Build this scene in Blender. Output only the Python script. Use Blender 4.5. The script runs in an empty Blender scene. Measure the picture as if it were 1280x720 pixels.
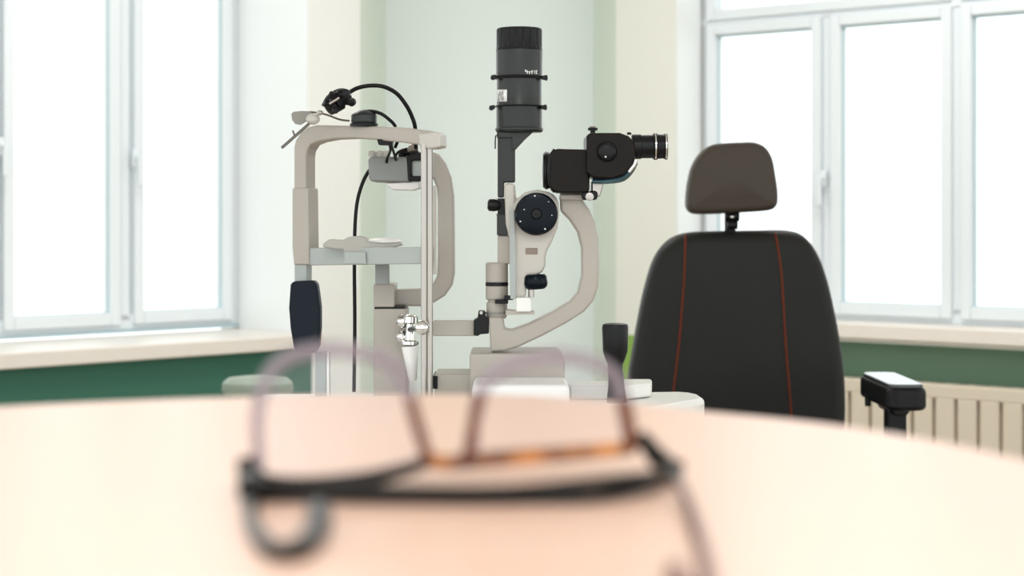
import bpy, math, random
from mathutils import Vector, Matrix
random.seed(4)
C = bpy.context.scene.collection
PI = math.pi
ZC, F, CX, HY = 1.05, 2400.0, 640.0, 270.0      # eye height, focal length in pixels, centre column, horizon row

def W(px, py, d):
    return Vector(((px-CX)/F*d, d, ZC-(py-HY)/F*d))

# ------------------------------------------------------------------ materials
def mat(name, col, rough=.5, metal=0., spec=.5, bump=0., bscale=200., coat=0., var=0., vscale=20.):
    m = bpy.data.materials.new(name); m.use_nodes = True
    nt = m.node_tree; b = nt.nodes['Principled BSDF']
    b.inputs['Base Color'].default_value = (*col, 1)
    b.inputs['Roughness'].default_value = rough
    b.inputs['Metallic'].default_value = metal
    b.inputs['Specular IOR Level'].default_value = spec
    b.inputs['Coat Weight'].default_value = coat
    tc = nt.nodes.new('ShaderNodeTexCoord')
    if bump:
        n = nt.nodes.new('ShaderNodeTexNoise'); n.inputs['Scale'].default_value = bscale
        nt.links.new(tc.outputs['Object'], n.inputs['Vector'])
        bp = nt.nodes.new('ShaderNodeBump'); bp.inputs['Strength'].default_value = bump
        bp.inputs['Distance'].default_value = .002
        nt.links.new(n.outputs['Fac'], bp.inputs['Height']); nt.links.new(bp.outputs['Normal'], b.inputs['Normal'])
    if var:
        n = nt.nodes.new('ShaderNodeTexNoise'); n.inputs['Scale'].default_value = vscale
        nt.links.new(tc.outputs['Object'], n.inputs['Vector'])
        r = nt.nodes.new('ShaderNodeMix'); r.data_type = 'RGBA'
        r.inputs['A'].default_value = (*[c*(1-var) for c in col], 1)
        r.inputs['B'].default_value = (*[min(1, c*(1+var)) for c in col], 1)
        nt.links.new(n.outputs['Fac'], r.inputs['Factor']); nt.links.new(r.outputs['Result'], b.inputs['Base Color'])
    return m

def glassy(name, tint, refl=.08, rough=.0, body=None, bodyw=0.):
    """thin clear sheet: transparent with a fresnel reflection"""
    m = bpy.data.materials.new(name); m.use_nodes = True
    nt = m.node_tree; nt.nodes.remove(nt.nodes['Principled BSDF'])
    out = nt.nodes['Material Output']
    t = nt.nodes.new('ShaderNodeBsdfTransparent'); t.inputs['Color'].default_value = (*tint, 1)
    g = nt.nodes.new('ShaderNodeBsdfGlossy'); g.inputs['Roughness'].default_value = rough
    l = nt.nodes.new('ShaderNodeLayerWeight'); l.inputs['Blend'].default_value = refl
    mx = nt.nodes.new('ShaderNodeMixShader')
    nt.links.new(l.outputs['Fresnel'], mx.inputs[0])
    src = t.outputs[0]
    if body:
        d = nt.nodes.new('ShaderNodeBsdfDiffuse'); d.inputs['Color'].default_value = (*body, 1)
        m2 = nt.nodes.new('ShaderNodeMixShader'); m2.inputs[0].default_value = bodyw
        nt.links.new(t.outputs[0], m2.inputs[1]); nt.links.new(d.outputs[0], m2.inputs[2]); src = m2.outputs[0]
    nt.links.new(src, mx.inputs[1]); nt.links.new(g.outputs[0], mx.inputs[2])
    nt.links.new(mx.outputs[0], out.inputs['Surface'])
    return m

def wall_mat(name, upper, lower, zt, u0=None):
    """upper wall paint and a painted dado up to height zt (from u0 onwards along the wall)"""
    m = mat(name, upper, .75, bump=.15, bscale=60)
    nt = m.node_tree; b = nt.nodes['Principled BSDF']
    tc = nt.nodes.new('ShaderNodeTexCoord'); s = nt.nodes.new('ShaderNodeSeparateXYZ')
    nt.links.new(tc.outputs['Object'], s.inputs[0])
    lt = nt.nodes.new('ShaderNodeMath'); lt.operation = 'LESS_THAN'; lt.inputs[1].default_value = zt
    nt.links.new(s.outputs['Z'], lt.inputs[0]); fac = lt.outputs[0]
    if u0 is not None:
        g = nt.nodes.new('ShaderNodeMath'); g.operation = 'GREATER_THAN'; g.inputs[1].default_value = u0
        nt.links.new(s.outputs['X'], g.inputs[0])
        mu = nt.nodes.new('ShaderNodeMath'); mu.operation = 'MULTIPLY'
        nt.links.new(fac, mu.inputs[0]); nt.links.new(g.outputs[0], mu.inputs[1]); fac = mu.outputs[0]
    mx = nt.nodes.new('ShaderNodeMix'); mx.data_type = 'RGBA'
    mx.inputs['A'].default_value = (*upper, 1); mx.inputs['B'].default_value = (*lower, 1)
    nt.links.new(fac, mx.inputs['Factor']); nt.links.new(mx.outputs['Result'], b.inputs['Base Color'])
    return m

M = dict(
    cream=mat('cream_enamel', (.42, .38, .335), .38, bump=.03, bscale=400, var=.03),
    creamlight=mat('light_cream_enamel', (.54, .505, .46), .35, var=.02),
    greyenamel=mat('grey_green_enamel', (.38, .41, .40), .4, var=.04),
    headgrey=mat('grey_housing', (.23, .24, .23), .4, var=.05),
    white=mat('white_plastic', (.84, .83, .80), .35, var=.01),
    paleplastic=mat('pale_plastic', (.75, .73, .70), .35, var=.01),
    tube=mat('darkened_metal_tube', (.022, .025, .024), .33, spec=.35, var=.1),
    black=mat('black_plastic', (.006, .006, .007), .35, spec=.22, bump=.1, bscale=600),
    microscope=mat('black_crackle_paint', (.007, .004, .0025), .30, spec=.16, bump=.15, bscale=700),
    navy=mat('dark_navy_rubber', (.005, .010, .018), .5, spec=.18, bump=.1, bscale=500),
    blueknob=mat('blue_black_plastic', (.001, .004, .009), .25, spec=.15),
    steel=mat('brushed_steel', (.42, .39, .36), .30, metal=1., var=.05, vscale=80),
    spoongrey=mat('warm_grey_enamel', (.27, .26, .23), .4),
    cupgrey=mat('warm_grey_plastic', (.40, .385, .35), .4),
    darksteel=mat('dull_steel', (.22, .21, .19), .35, metal=1.),
    bluemetal=mat('blue_tinted_steel', (.10, .20, .25), .25, metal=.9),
    chrome=mat('chrome', (.80, .79, .77), .08, metal=1.),
    leather=mat('dark_leatherette', (.016, .0155, .014), .5, spec=.2, bump=.3, bscale=350, var=.12, vscale=8),
    leatherbrown=mat('headrest_leatherette', (.062, .049, .039), .5, spec=.25, bump=.3, bscale=350, var=.08),
    piping=mat('orange_piping', (.13, .026, .010), .6, spec=.2, bump=.3, bscale=900),
    padtop=mat('armrest_pad_grey', (.05, .055, .06), .3, coat=.6),
    frame_white=mat('white_window_plastic', (.76, .81, .84), .3),
    gasket=mat('blue_grey_gasket', (.45, .58, .62), .6),
    reveal=mat('white_reveal_plaster', (.88, .91, .92), .6),
    sill=mat('cream_sill', (.80, .74, .68), .3, var=.02),
    radiator=mat('cream_radiator_enamel', (.66, .58, .47), .35),
    floor=mat('floor_laminate', (.42, .34, .26), .4, var=.12, vscale=6),
    ceil=mat('ceiling_paint', (.85, .85, .83), .8, bump=.1),
    nichewall=mat('pale_mint_white_paint', (.87, .93, .93), .75, bump=.12, bscale=60),
    returnwall=mat('pale_green_paint', (.82, .885, .80), .75, bump=.12, bscale=60),
    clear_pane=glassy('window_glass', (.97, .99, .99), .04),
    lens=glassy('spectacle_lens', (.985, .985, .995), .05, body=(.9, .9, .97), bodyw=.03),
    brow=mat('black_acetate', (.005, .004, .0035), .3, spec=.25),
    hinge=mat('hinge_metal', (.3, .2, .12), .3, metal=1.),
    stool=mat('pale_grey_green_vinyl', (.28, .34, .28), .5, var=.05),
    cable=mat('black_cable_rubber', (.004, .004, .004), .4, spec=.2),
    redmark=mat('red_brown_paint', (.24, .18, .15), .5),
    labelwhite=mat('white_label', (.82, .82, .80), .5),
)
# tortoise: brown and amber patches in the acetate itself
def tortoise():
    m = mat('tortoise_acetate', (.35, .10, .02), .2, coat=.5)
    nt = m.node_tree; b = nt.nodes['Principled BSDF']
    tc = nt.nodes.new('ShaderNodeTexCoord'); n = nt.nodes.new('ShaderNodeTexNoise'); n.inputs['Scale'].default_value = 60
    nt.links.new(tc.outputs['Object'], n.inputs['Vector'])
    r = nt.nodes.new('ShaderNodeValToRGB')
    r.color_ramp.elements[0].position = .40; r.color_ramp.elements[0].color = (.10, .018, .004, 1)
    r.color_ramp.elements[1].position = .62; r.color_ramp.elements[1].color = (.75, .27, .03, 1)
    nt.links.new(n.outputs['Fac'], r.inputs[0]); nt.links.new(r.outputs[0], b.inputs['Base Color'])
    b.inputs['Transmission Weight'].default_value = .25
    return m
M['tortoise'] = tortoise()
M['rimclear'] = glassy('smoky_clear_acetate', (.84, .80, .84), .12, rough=.1, body=(.42, .36, .40), bodyw=.45)
M['rimbrown'] = glassy('brown_clear_acetate', (.70, .45, .36), .12, rough=.1, body=(.22, .09, .06), bodyw=.6)
# table top: peach beech laminate with faint straight grain and a satin lacquer
def tablemat():
    m = mat('peach_laminate', (.85, .56, .40), .34, spec=.8)
    nt = m.node_tree; b = nt.nodes['Principled BSDF']
    tc = nt.nodes.new('ShaderNodeTexCoord'); mp = nt.nodes.new('ShaderNodeMapping')
    mp.inputs['Scale'].default_value = (3, 40, 3); mp.inputs['Rotation'].default_value = (0, 0, .3)
    n = nt.nodes.new('ShaderNodeTexNoise'); n.inputs['Scale'].default_value = 1.6; n.inputs['Detail'].default_value = 5
    nt.links.new(tc.outputs['Object'], mp.inputs[0]); nt.links.new(mp.outputs[0], n.inputs['Vector'])
    mx = nt.nodes.new('ShaderNodeMix'); mx.data_type = 'RGBA'
    mx.inputs['A'].default_value = (.82, .52, .39, 1); mx.inputs['B'].default_value = (.86, .57, .44, 1)
    nt.links.new(n.outputs['Fac'], mx.inputs['Factor']); nt.links.new(mx.outputs['Result'], b.inputs['Base Color'])
    return m
M['table'] = tablemat()

# ------------------------------------------------------------------ mesh building
def spline(pts, n=8, closed=False):
    P = [Vector(p) for p in pts]; out = []
    N = len(P); segs = N if closed else N-1
    for i in range(segs):
        p1, p2 = P[i], P[(i+1) % N]
        p0 = P[i-1] if (closed or i > 0) else p1*2-p2
        p3 = P[(i+2) % N] if (closed or i+2 < N) else p2*2-p1
        for k in range(n):
            t = k/n
            out.append(.5*((2*p1)+(p2-p0)*t+(2*p0-5*p1+4*p2-p3)*t*t+(3*p1-p0-3*p2+p3)*t**3))
    if not closed: out.append(P[-1])
    return out

class MB:
    def __init__(s): s.v = []; s.f = []
    def add(s, vs, fs):
        o = len(s.v); s.v += [Vector(v) for v in vs]; s.f += [tuple(i+o for i in f) for f in fs]; return s
    def box(s, c, size, rot=None):
        c = Vector(c); h = Vector(size)/2
        vs = [Vector((x*h.x, y*h.y, z*h.z)) for x in (-1, 1) for y in (-1, 1) for z in (-1, 1)]
        if rot: vs = [rot @ v for v in vs]
        return s.add([c+v for v in vs], [(0,1,3,2),(4,6,7,5),(0,4,5,1),(2,3,7,6),(0,2,6,4),(1,5,7,3)])
    def b2(s, a, b):
        a, b = Vector(a), Vector(b)
        return s.box((a+b)/2, [abs(b[i]-a[i]) for i in range(3)])
    def extr(s, front, off):
        """outline polygon (list of 3D points) extruded by vector off"""
        n = len(front); off = Vector(off)
        vs = list(front)+[p+off for p in front]
        fs = [tuple(range(n)), tuple(range(2*n-1, n-1, -1))]+[(i, i+n, (i+1) % n+n, (i+1) % n) for i in range(n)]
        return s.add(vs, fs)
    def pxp(s, pts, d, th, off=None):
        """outline seen at depth d (number or function of px), given real thickness th going back"""
        df = d if callable(d) else (lambda x: d)
        return s.extr([W(x, y, df(x)) for x, y in pts], off or (0, th, 0))
    def rings(s, rings, cap=True, closed_len=False):
        n = len(rings[0]); vs = [v for r in rings for v in r]; fs = []
        m = len(rings)
        for j in range(m if closed_len else m-1):
            a, b = j*n, ((j+1) % m)*n
            fs += [(a+i, a+(i+1) % n, b+(i+1) % n, b+i) for i in range(n)]
        if cap and not closed_len:
            fs += [tuple(reversed(range(n))), tuple(range((m-1)*n, m*n))]
        return s.add(vs, fs)
    def lathe(s, prof, o, axis=(0, 0, 1), n=40):
        """prof: (distance along axis, radius)"""
        o = Vector(o); a = Vector(axis).normalized()
        q = a.orthogonal().normalized(); r = a.cross(q)
        R = [[o+a*h+(q*math.cos(2*PI*i/n)+r*math.sin(2*PI*i/n))*max(rad, 1e-5) for i in range(n)] for h, rad in prof]
        return s.rings(R)
    def cyl(s, p0, p1, r, r1=None, n=32):
        p0, p1 = Vector(p0), Vector(p1)
        return s.lathe([(0, r), ((p1-p0).length, r if r1 is None else r1)], p0, p1-p0, n)
    def tube(s, path, r, n=12, closed=False, flat=None):
        P = [Vector(p) for p in path]; N = len(P); R = []
        up = None
        for i, p in enumerate(P):
            if closed: t = P[(i+1) % N]-P[i-1]
            else: t = P[min(i+1, N-1)]-P[max(i-1, 0)]
            t.normalize()
            if up is None: up = t.orthogonal().normalized() if abs(t.y) > .9 else Vector((0, 1, 0))
            u = (up-t*up.dot(t)).normalized(); up = u
            w = t.cross(u)
            rr = r(i/(N-1)) if callable(r) else r
            fl = flat or 1.
            R.append([p+(u*math.cos(2*PI*k/n)*fl+w*math.sin(2*PI*k/n))*rr for k in range(n)])
        return s.rings(R, closed_len=closed)
    def ball(s, c, r, n=20, sc=(1, 1, 1)):
        c = Vector(c); R = []
        for j in range(1, n):
            th = PI*j/n
            R.append([c+Vector((sc[0]*math.sin(th)*math.cos(2*PI*i/n), sc[1]*math.sin(th)*math.sin(2*PI*i/n), sc[2]*math.cos(th)))*r for i in range(n)])
        return s.rings(R)
    def cushion(s, pts, y0, y1, r, crown=.0, steps=6):
        """padded panel: outline in XZ, thickness y0..y1 with edges rounded by r, faces crowned"""
        n = len(pts); c = sum((Vector((p[0], 0, p[1])) for p in pts), Vector())/n
        out = [Vector((p[0], 0, p[1])) for p in pts]
        nor = []
        for i in range(n):
            t = (out[(i+1) % n]-out[i-1]).normalized(); q = Vector((t.z, 0, -t.x))
            if q.dot(out[i]-c) < 0: q = -q
            nor.append(q)
        R = []
        def ring(ins, y): return [out[i]-nor[i]*ins+Vector((0, y, 0)) for i in range(n)]
        R0 = []
        for f in (.02, .25, .5, .75):        # crown of the front face
            R0.append([c+(out[i]-nor[i]*r-c)*f+Vector((0, y0-crown*(1-f*f), 0)) for i in range(n)])
        for k in range(steps+1):
            a = PI/2*k/steps; R.append(ring(r*(1-math.sin(a)), y0+r*(1-math.cos(a))))
        for k in range(steps+1):
            a = PI/2*k/steps; R.append(ring(r*(1-math.cos(a)), y1-r*(1-math.sin(a))))
        return s.rings(R0+R)

def link(name, mb, m, parent=None, matrix=None, bevel=0., seg=2, sharp=40, sub=0, world=True):
    """one mesh object; points are in the frame of the parent (world=True: given in world space)"""
    me = bpy.data.meshes.new(name)
    off = Vector()
    if parent is not None and '_z' in parent:
        for v in mb.v: v.z = max(v.z, parent['_z'])
    if parent is not None and world: off = Vector(parent['_o']) if '_o' in parent else Vector()
    vs = [v-off for v in mb.v]
    lo = Vector([min(v[i] for v in vs) for i in range(3)]); hi = Vector([max(v[i] for v in vs) for i in range(3)])
    c = (lo+hi)/2 if parent is not None else Vector()
    if parent is None and matrix is None:
        c = Vector(((lo.x+hi.x)/2, (lo.y+hi.y)/2, lo.z))
    me.from_pydata([v-c for v in vs], [], mb.f); me.validate(); me.update()
    import bmesh
    bm = bmesh.new(); bm.from_mesh(me); bmesh.ops.recalc_face_normals(bm, faces=bm.faces); bm.to_mesh(me); bm.free()
    me.materials.append(m)
    me.polygons.foreach_set('use_smooth', [True]*len(me.polygons))
    me.set_sharp_from_angle(angle=math.radians(sharp))
    o = bpy.data.objects.new(name, me); C.objects.link(o)
    o.location = c
    if matrix is not None: o.matrix_world = matrix @ Matrix.Translation(c)
    if parent is not None: o.parent = parent; o['_o'] = list((off+c)) if world else [0, 0, 0]
    if bevel:
        b = o.modifiers.new('bevel', 'BEVEL'); b.width = bevel; b.segments = seg; b.limit_method = 'ANGLE'
        b.angle_limit = math.radians(35); b.harden_normals = True
    if sub:
        b = o.modifiers.new('subsurf', 'SUBSURF'); b.levels = b.render_levels = sub
    return o

def thing(name, label, cat, loc, group=None):
    o = bpy.data.objects.new(name, None); C.objects.link(o); o.location = loc; o.empty_display_size = .1
    o['label'] = label; o['category'] = cat; o['_o'] = list(loc)
    if group: o['group'] = group
    return o

# ------------------------------------------------------------------ the room
def frame(o, u, w):
    m = Matrix.Identity(4)
    for i in range(2): m[i][0] = u[i]; m[i][1] = w[i]; m[i][3] = o[i]
    return m
c42, s42 = math.cos(math.radians(42)), math.sin(math.radians(42))
RO, RU, RW = (1.776, 7.0), (-c42, s42), (s42, c42)          # right wall: u runs towards the corner, w outwards
LO, LU, LW = (-.633, 8.0), (-s42, -c42), (-c42, s42)        # left wall: u runs away from the corner
def uat(o, u, w, px, off=0.):
    r = (px-CX)/F
    return (r*(o[1]+off*w[1])-o[0]-off*w[0])/(u[0]-r*u[1])
def depth(o, u, w, px, off=0.):
    return o[1]+uat(o, u, w, px, off)*u[1]+off*w[1]
R = lambda px, off=0.: uat(RO, RU, RW, px, off)
L = lambda px, off=0.: uat(LO, LU, LW, px, off)
MR, ML = frame(RO, RU, RW), frame(LO, LU, LW)
HT = 3.1
SILL_R, SILL_L = .638, .578

def structure(o): o['kind'] = 'structure'; return o
def wallmesh(u0, u1, o0, o1, z0, z1, th):
    """wall slab u0..u1 with an opening o0..o1, z0..z1"""
    m = MB()
    m.b2((u0, 0, 0), (o0, th, HT)); m.b2((o1, 0, 0), (u1, th, HT))
    m.b2((o0, 0, 0), (o1, th, z0)); m.b2((o0, 0, z1), (o1, th, HT))
    return m
ru1, ro1, ro0 = R(770), R(846), -2.2
green_l, green_r = (.045, .165, .115), (.095, .165, .105)
structure(link('wall_corner_pier', MB().b2((ro1, 0, 0), (ru1, .32, HT)),
    wall_mat('pier_paint_lit_dado', (.80, .80, .735), (.25, .42, .09), .545), matrix=MR))  # lime dado is the green wall with brighter light put into its colour
w = structure(link('wall_right', wallmesh(-4.2, ro1+.001, ro0, ro1, SILL_R-.03, 2.72, .32),
    wall_mat('wall_paint_right', (.80, .80, .735), green_r, .565), matrix=MR))
lo0, lo1 = L(385), 3.6
structure(link('wall_left', wallmesh(0, 5.2, lo0, lo1, SILL_L-.03, 2.72, .55),
    wall_mat('wall_paint_left', (.86, .86, .83), green_l, .53, lo0-.02), matrix=ML))
for nm, MX, uu, dd, zz in (('trim_1', ML, lo0, .42, SILL_L), ('trim_2', MR, ro1, .16, SILL_R)):
    s_ = 1 if nm == 'trim_1' else -1
    structure(link(nm, MB().b2((uu, .0, zz), (uu+s_*.006, dd, 2.72)), M['reveal'], matrix=MX))
# recessed corner bay between the two piers
R1 = Vector((RO[0]+RU[0]*ru1, RO[1]+RU[1]*ru1, 0)); L1 = Vector((*LO, 0))
R2 = Vector(((742-CX)/F*8.9, 8.9, 0)); L2 = Vector(((482-CX)/F*8.9, 8.9, 0))
def panel(a, b, th, outward):
    up = Vector((0, 0, HT)); o = Vector(outward)*th
    return MB().extr([a, b, b+up, a+up], o)
structure(link('wall_corner_back', panel(L2+Vector((-.05, 0, 0)), R2+Vector((.05, 0, 0)), .1, (0, 1, 0)), M['nichewall']))
structure(link('wall_corner_left', panel(L1, L2, .1, (-1, 0, 0)), M['returnwall']))
structure(link('wall_corner_right', panel(R1, R2, .1, (1, 0, 0)), M['returnwall']))
structure(link('floor', MB().b2((-6, -1.5, -.05), (6.5, 10.2, 0)), M['floor']))
structure(link('ceiling', MB().b2((-6, -1.5, HT), (6.5, 10.2, HT+.05)), M['ceil']))

def ring_mesh(m, u0, u1, z0, z1, wd, w0, w1, wb=None):
    wb = wb or wd
    m.b2((u0, w0, z0), (u0+wd, w1, z1)); m.b2((u1-wd, w0, z0), (u1, w1, z1))
    m.b2((u0+wd, w0, z0), (u1-wd, w1, z0+wb)); m.b2((u0+wd, w0, z1-wd), (u1-wd, w1, z1))

def build_window(name, MX, edges, lights, zb, zt, wi, sill, trans=None, handles=(), fill=0.):
    """edges: outer u range; lights: list of glass (u0,u1); wi: inner face depth"""
    root = bpy.data.objects.new(name, None); C.objects.link(root); root.matrix_world = MX; root['kind'] = 'structure'
    kw = dict(parent=root, world=False)
    u0, u1 = edges
    fr = MB(); ring_mesh(fr, u0, u1, zb, zt, .06, wi+.02, wi+.09)
    if fill: fr.b2((fill, wi+.01, zb), (u0+.002, wi+.09, zt))
    L_ = sorted(lights)
    for a, b in zip(L_[:-1], L_[1:]):
        mid = (a[1]+b[0])/2
        fr.b2((mid-.022, wi+.02, zb+.035), (mid+.022, wi+.09, (trans[1] if trans else zt)-.02))
    if trans:
        fr.b2((u0+.03, wi+.015, trans[0]+.045), (u1-.03, wi+.095, trans[1]-.028))
    link('window_frame', fr, M['frame_white'], bevel=.004, **kw)
    tops = trans[0] if trans else zt-.075
    for i, (a, b) in enumerate(L_):
        lo_, hi_ = a-.045, b+.045
        sm = MB(); ring_mesh(sm, lo_, hi_, zb+.02, tops+.05, .045, wi, wi+.06, .05)
        link('sash', sm, M['frame_white'], bevel=.006, **kw)
        link('pane', MB().b2((a-.002, wi+.03, zb+.07-.003), (b+.002, wi+.036, tops+.002)), M['clear_pane'], **kw)
        g = MB(); ring_mesh(g, a-.004, b+.004, zb+.066, tops+.004, .008, wi+.022, wi+.028)
        link('gasket', g, M['gasket'], **kw)
    if trans:
        tl, tr = L_[0][0], L_[-1][1]
        parts_ = [(L_[0][0], L_[1][1]), (L_[2][0], L_[-1][1])] if len(L_) > 3 else [(tl, tr)]
        for a, b in parts_:
            sm = MB(); ring_mesh(sm, a-.045, b+.045, trans[1]-.045, zt-.02, .045, wi, wi+.06)
            link('sash', sm, M['frame_white'], bevel=.006, **kw)
            link('pane', MB().b2((a-.002, wi+.03, trans[1]-.002), (b+.002, wi+.036, zt-.063)), M['clear_pane'], **kw)
    for u, z in handles:
        h = MB().b2((u-.014, wi-.012, z-.035), (u+.014, wi, z+.035)); h.cyl((u, wi-.03, z), (u, wi-.01, z), .009)
        h.b2((u-.011, wi-.045, z-.11), (u+.011, wi-.03, z+.012))
        link('handle', h, M['frame_white'], bevel=.004, **kw)
    # gasket line under the frame and the inner sill board
    link('trim_strip', MB().b2((u0, wi+.005, zb-.012), (u1, wi+.06, zb)), M['gasket'], **kw)
    (sa, sb, st, sproj, sth) = sill
    link('window_sill', MB().b2((sa, -sproj, st-sth), (sb, wi+.02, st)), M['sill'], bevel=.008, seg=3, **kw)
    return root

wr = .16
build_window('window_2', MR, (R(1560, wr), R(866, wr)),
    [(R(1560, wr)+.09, R(1385, wr)), (R(1352, wr), R(1213, wr)), (R(1175, wr), R(1049, wr)), (R(1013, wr), R(893, wr))],
    .637, 2.70, wr, (ro0-.05, ro1+.0, SILL_R, .05, .058), trans=(1.803, 1.915), handles=[((R(1030, wr)+.0), 1.20)])
wl = .42
build_window('window_1', ML, (L(305, wl), 3.55),
    [(L(281, wl), L(181, wl)), (L(140, wl), L(19, wl)), (L(-24, wl), L(-130, wl)), (L(-175, wl), 2.80), (2.93, 3.45)],
    .597, 2.70, wl, (lo0-.0, lo1+.05, SILL_L, .10, .058), handles=[(L(168, wl), 1.28), (L(0, wl), 1.31)], fill=lo0)

# ------------------------------------------------------------------ radiator under the right window
pitch = R(1197, -.12)-R(1225, -.12)
u_hi = R(1012, -.12); nsec = 18
root = bpy.data.objects.new('radiator', None); C.objects.link(root); root.matrix_world = MR @ Matrix.Translation((0, 0, 0))
root['label'] = 'cream ribbed radiator below the window sill behind the chair armrest'; root['category'] = 'radiator'
body = MB(); z0, z1 = .09, .432
u_lo = u_hi-pitch*nsec
body.b2((u_lo, -.10, z0+.02), (u_hi, -.045, z1-.03))
for k in range(nsec):
    a = u_hi-pitch*k
    body.b2((a-pitch+.007, -.125, z0), (a-.007, -.10, z1-.048))
body.b2((u_lo, -.125, z1-.05), (u_hi, -.045, z1))
link('radiator_body', body, M['radiator'], root, world=False, bevel=.006)
gr = MB()
for k in range(nsec): gr.b2((u_hi-pitch*k-pitch*.8, -.11, z1), (u_hi-pitch*k-pitch*.2, -.06, z1+.002))
link('top_grille', gr, M['radiator'], root, world=False)
for a in (u_lo+.2, u_hi-.2):
    link('wall_bracket', MB().b2((a-.02, -.05, .12), (a+.02, -.001, .38)), M['radiator'], root, world=False)
for a in (u_lo+.06, u_hi-.06):
    link('foot', MB().b2((a-.02, -.11, 0), (a+.02, -.06, z0+.03)), M['radiator'], root, world=False, bevel=.003)

# ------------------------------------------------------------------ round table in front
TZ = ZC-.0906
tc_ = (-.090, .641)
t = thing('round_table', 'round peach wood table under the folded spectacles', 'table', (tc_[0], tc_[1], 0))
TR = .343
tpts = [(-.245, .917), (-.137, .966), (-.016, .980), (.045, .947), (.0895, .897), (.144, .835), (.186, .745), (.212, .62), (.214, .50), (.19, .38), (.12, .30), (0, .26), (-.15, .27), (-.28, .33), (-.37, .45), (-.40, .60), (-.38, .75), (-.33, .85)]
top = MB().extr([Vector((v.x, v.y, TZ-.026)) for v in spline([(x, y, 0) for x, y in tpts], 12, closed=True)], (0, 0, .026))
link('tabletop', top, M['table'], t, bevel=.005, seg=3)
link('pedestal', MB().lathe([(0, .05), (.02, .035), (.5, .032), (TZ-.07, .032), (TZ-.03, .09)], (tc_[0], tc_[1], .02)), M['steel'], t)
link('base', MB().lathe([(0, .22), (.012, .22), (.022, .2), (.03, .05)], (tc_[0], tc_[1], 0), n=64), M['steel'], t)

# ------------------------------------------------------------------ spectacles, upside down on the table
g = thing('spectacles', 'folded browline spectacles with black and tortoise frame resting on the round table', 'glasses', (-.02, .63, TZ))
def gd(px): return .632+(px-311)/(790-311)*.035         # frame front turns slightly away to the right
def G(px, py, dd=0.): return W(px, py, gd(px)+dd)
def GT(px, py, h=.002):                                   # point h above the table seen at this row
    d = (ZC-TZ-h)*F/(py-HY); return W(px, py, d)
lL = [(325, 585), (321, 540), (326, 492), (346, 456), (382, 440), (425, 437), (468, 445), (498, 463), (514, 500), (525, 548), (520, 580), (480, 592), (420, 600), (350, 602)]
lR = [(593, 562), (592, 530), (601, 490), (626, 461), (668, 449), (710, 446), (748, 455), (772, 474), (780, 510), (786, 550), (775, 562), (720, 564), (650, 569), (606, 572)]
for name, pts, cut in (('left', lL, 10), ('right', lR, 10)):
    sp = spline([G(*p) for p in pts], 6, closed=True)
    ln = MB().extr(sp, (0, .0018, 0)); link('lens', ln, M['lens'], g, sharp=60)
def rimr(t): return .0018+.0007*math.sin(PI*t)
link('rim', MB().tube(spline([G(*p) for p in [lL[0]]+lL[1:10]], 6), rimr), M['rimclear'], g)
link('rim', MB().tube(spline([G(*p) for p in lR[0:10]], 6), rimr), M['rimclear'], g)
# lower side pieces, brown where they meet the brow
link('rim_side', MB().tube(spline([G(513, 498, -.001), G(520, 525, -.001), G(528, 552, -.001), G(536, 577, -.001)], 5), .0021), M['rimbrown'], g)
link('rim_side', MB().tube(spline([G(601, 492, -.001), G(593, 525, -.001), G(588, 555, -.001), G(583, 574, -.001)], 5), .0021), M['rimbrown'], g)
link('rim_side', MB().tube(spline([G(779, 500, -.001), G(785, 530, -.001), G(789, 562, -.001)], 5), .0026), M['rimbrown'], g)
def flat(r): return r
bl = MB().tube(spline([G(312, 588), G(330, 603), G(380, 607), G(450, 600), (G(500, 589)), G(535, 577)], 6), lambda t: .0036-.0013*t)
o = link('brow_bar', bl, M['brow'], g); o['label'] = 'black acetate brow bar'
brt = MB().tube(spline([G(535, 577), G(560, 579), G(590, 576), G(650, 571), G(720, 566), G(792, 560)], 6), lambda t: .0023+.0005*math.sin(PI*t))
o = link('brow_bar', brt, M['tortoise'], g); o['label'] = 'amber and brown tortoise brow bar'
link('bridge', MB().tube(spline([G(528, 560, .002), G(545, 571, .001), G(560, 573, .001), G(575, 571, .001), G(590, 558, .002)], 6), .0011), M['tortoise'], g)
for a, b in (((531, 535), (537, 560)), ((586, 535), (581, 560))):
    link('nose_pad', MB().ball(G((a[0]+b[0])/2, (a[1]+b[1])/2, .006), .0045, 14, (.35, .6, 1)), M['lens'], g)
# end pieces with hinges
link('end_piece', MB().tube([G(309, 574, .001), G(310, 592, -.001), GT(312, 612, .0036)], lambda t: .0034+.0006*t), M['brow'], g)
link('end_piece', MB().tube([G(801, 545, -.0), G(818, 568, -.006), G(836, 588, -.012), G(843, 592, -.014)], lambda t: .0026+.0028*t), M['brow'], g)
for p in (G(318, 604, -.006), G(826, 590, -.016)):
    link('hinge', MB().cyl(p+Vector((0, 0, -.002)), p+Vector((0, 0, .002)), .0016, n=12), M['hinge'], g)
tA = spline([G(843, 590, -.014), GT(800, 608, .0035), GT(740, 620, .0028), GT(640, 622, .0026), GT(500, 621, .0024), GT(390, 618, .0026), GT(330, 618, .0026), GT(312, 626, .0022)], 8)
oA = link('temple', MB().tube(tA, lambda t: .0029-.0007*math.sin(PI*t)), M['brow'], g)
link('temple_tip', MB().tube(spline([GT(312, 626, .0022), GT(314, 650, .0016), GT(328, 678, .0015), GT(352, 692, .0018), GT(378, 684, .0022), GT(396, 662, .0026), GT(399, 640, .0026)], 8), lambda t: .0020+.0020*t), M['brow'], oA)
tB = spline([GT(316, 606, .0060), GT(400, 611, .0054), GT(520, 613, .0050), GT(640, 612, .0056), GT(760, 601, .0066), GT(835, 594, .0072), GT(850, 606, .0060)], 8)
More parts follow.
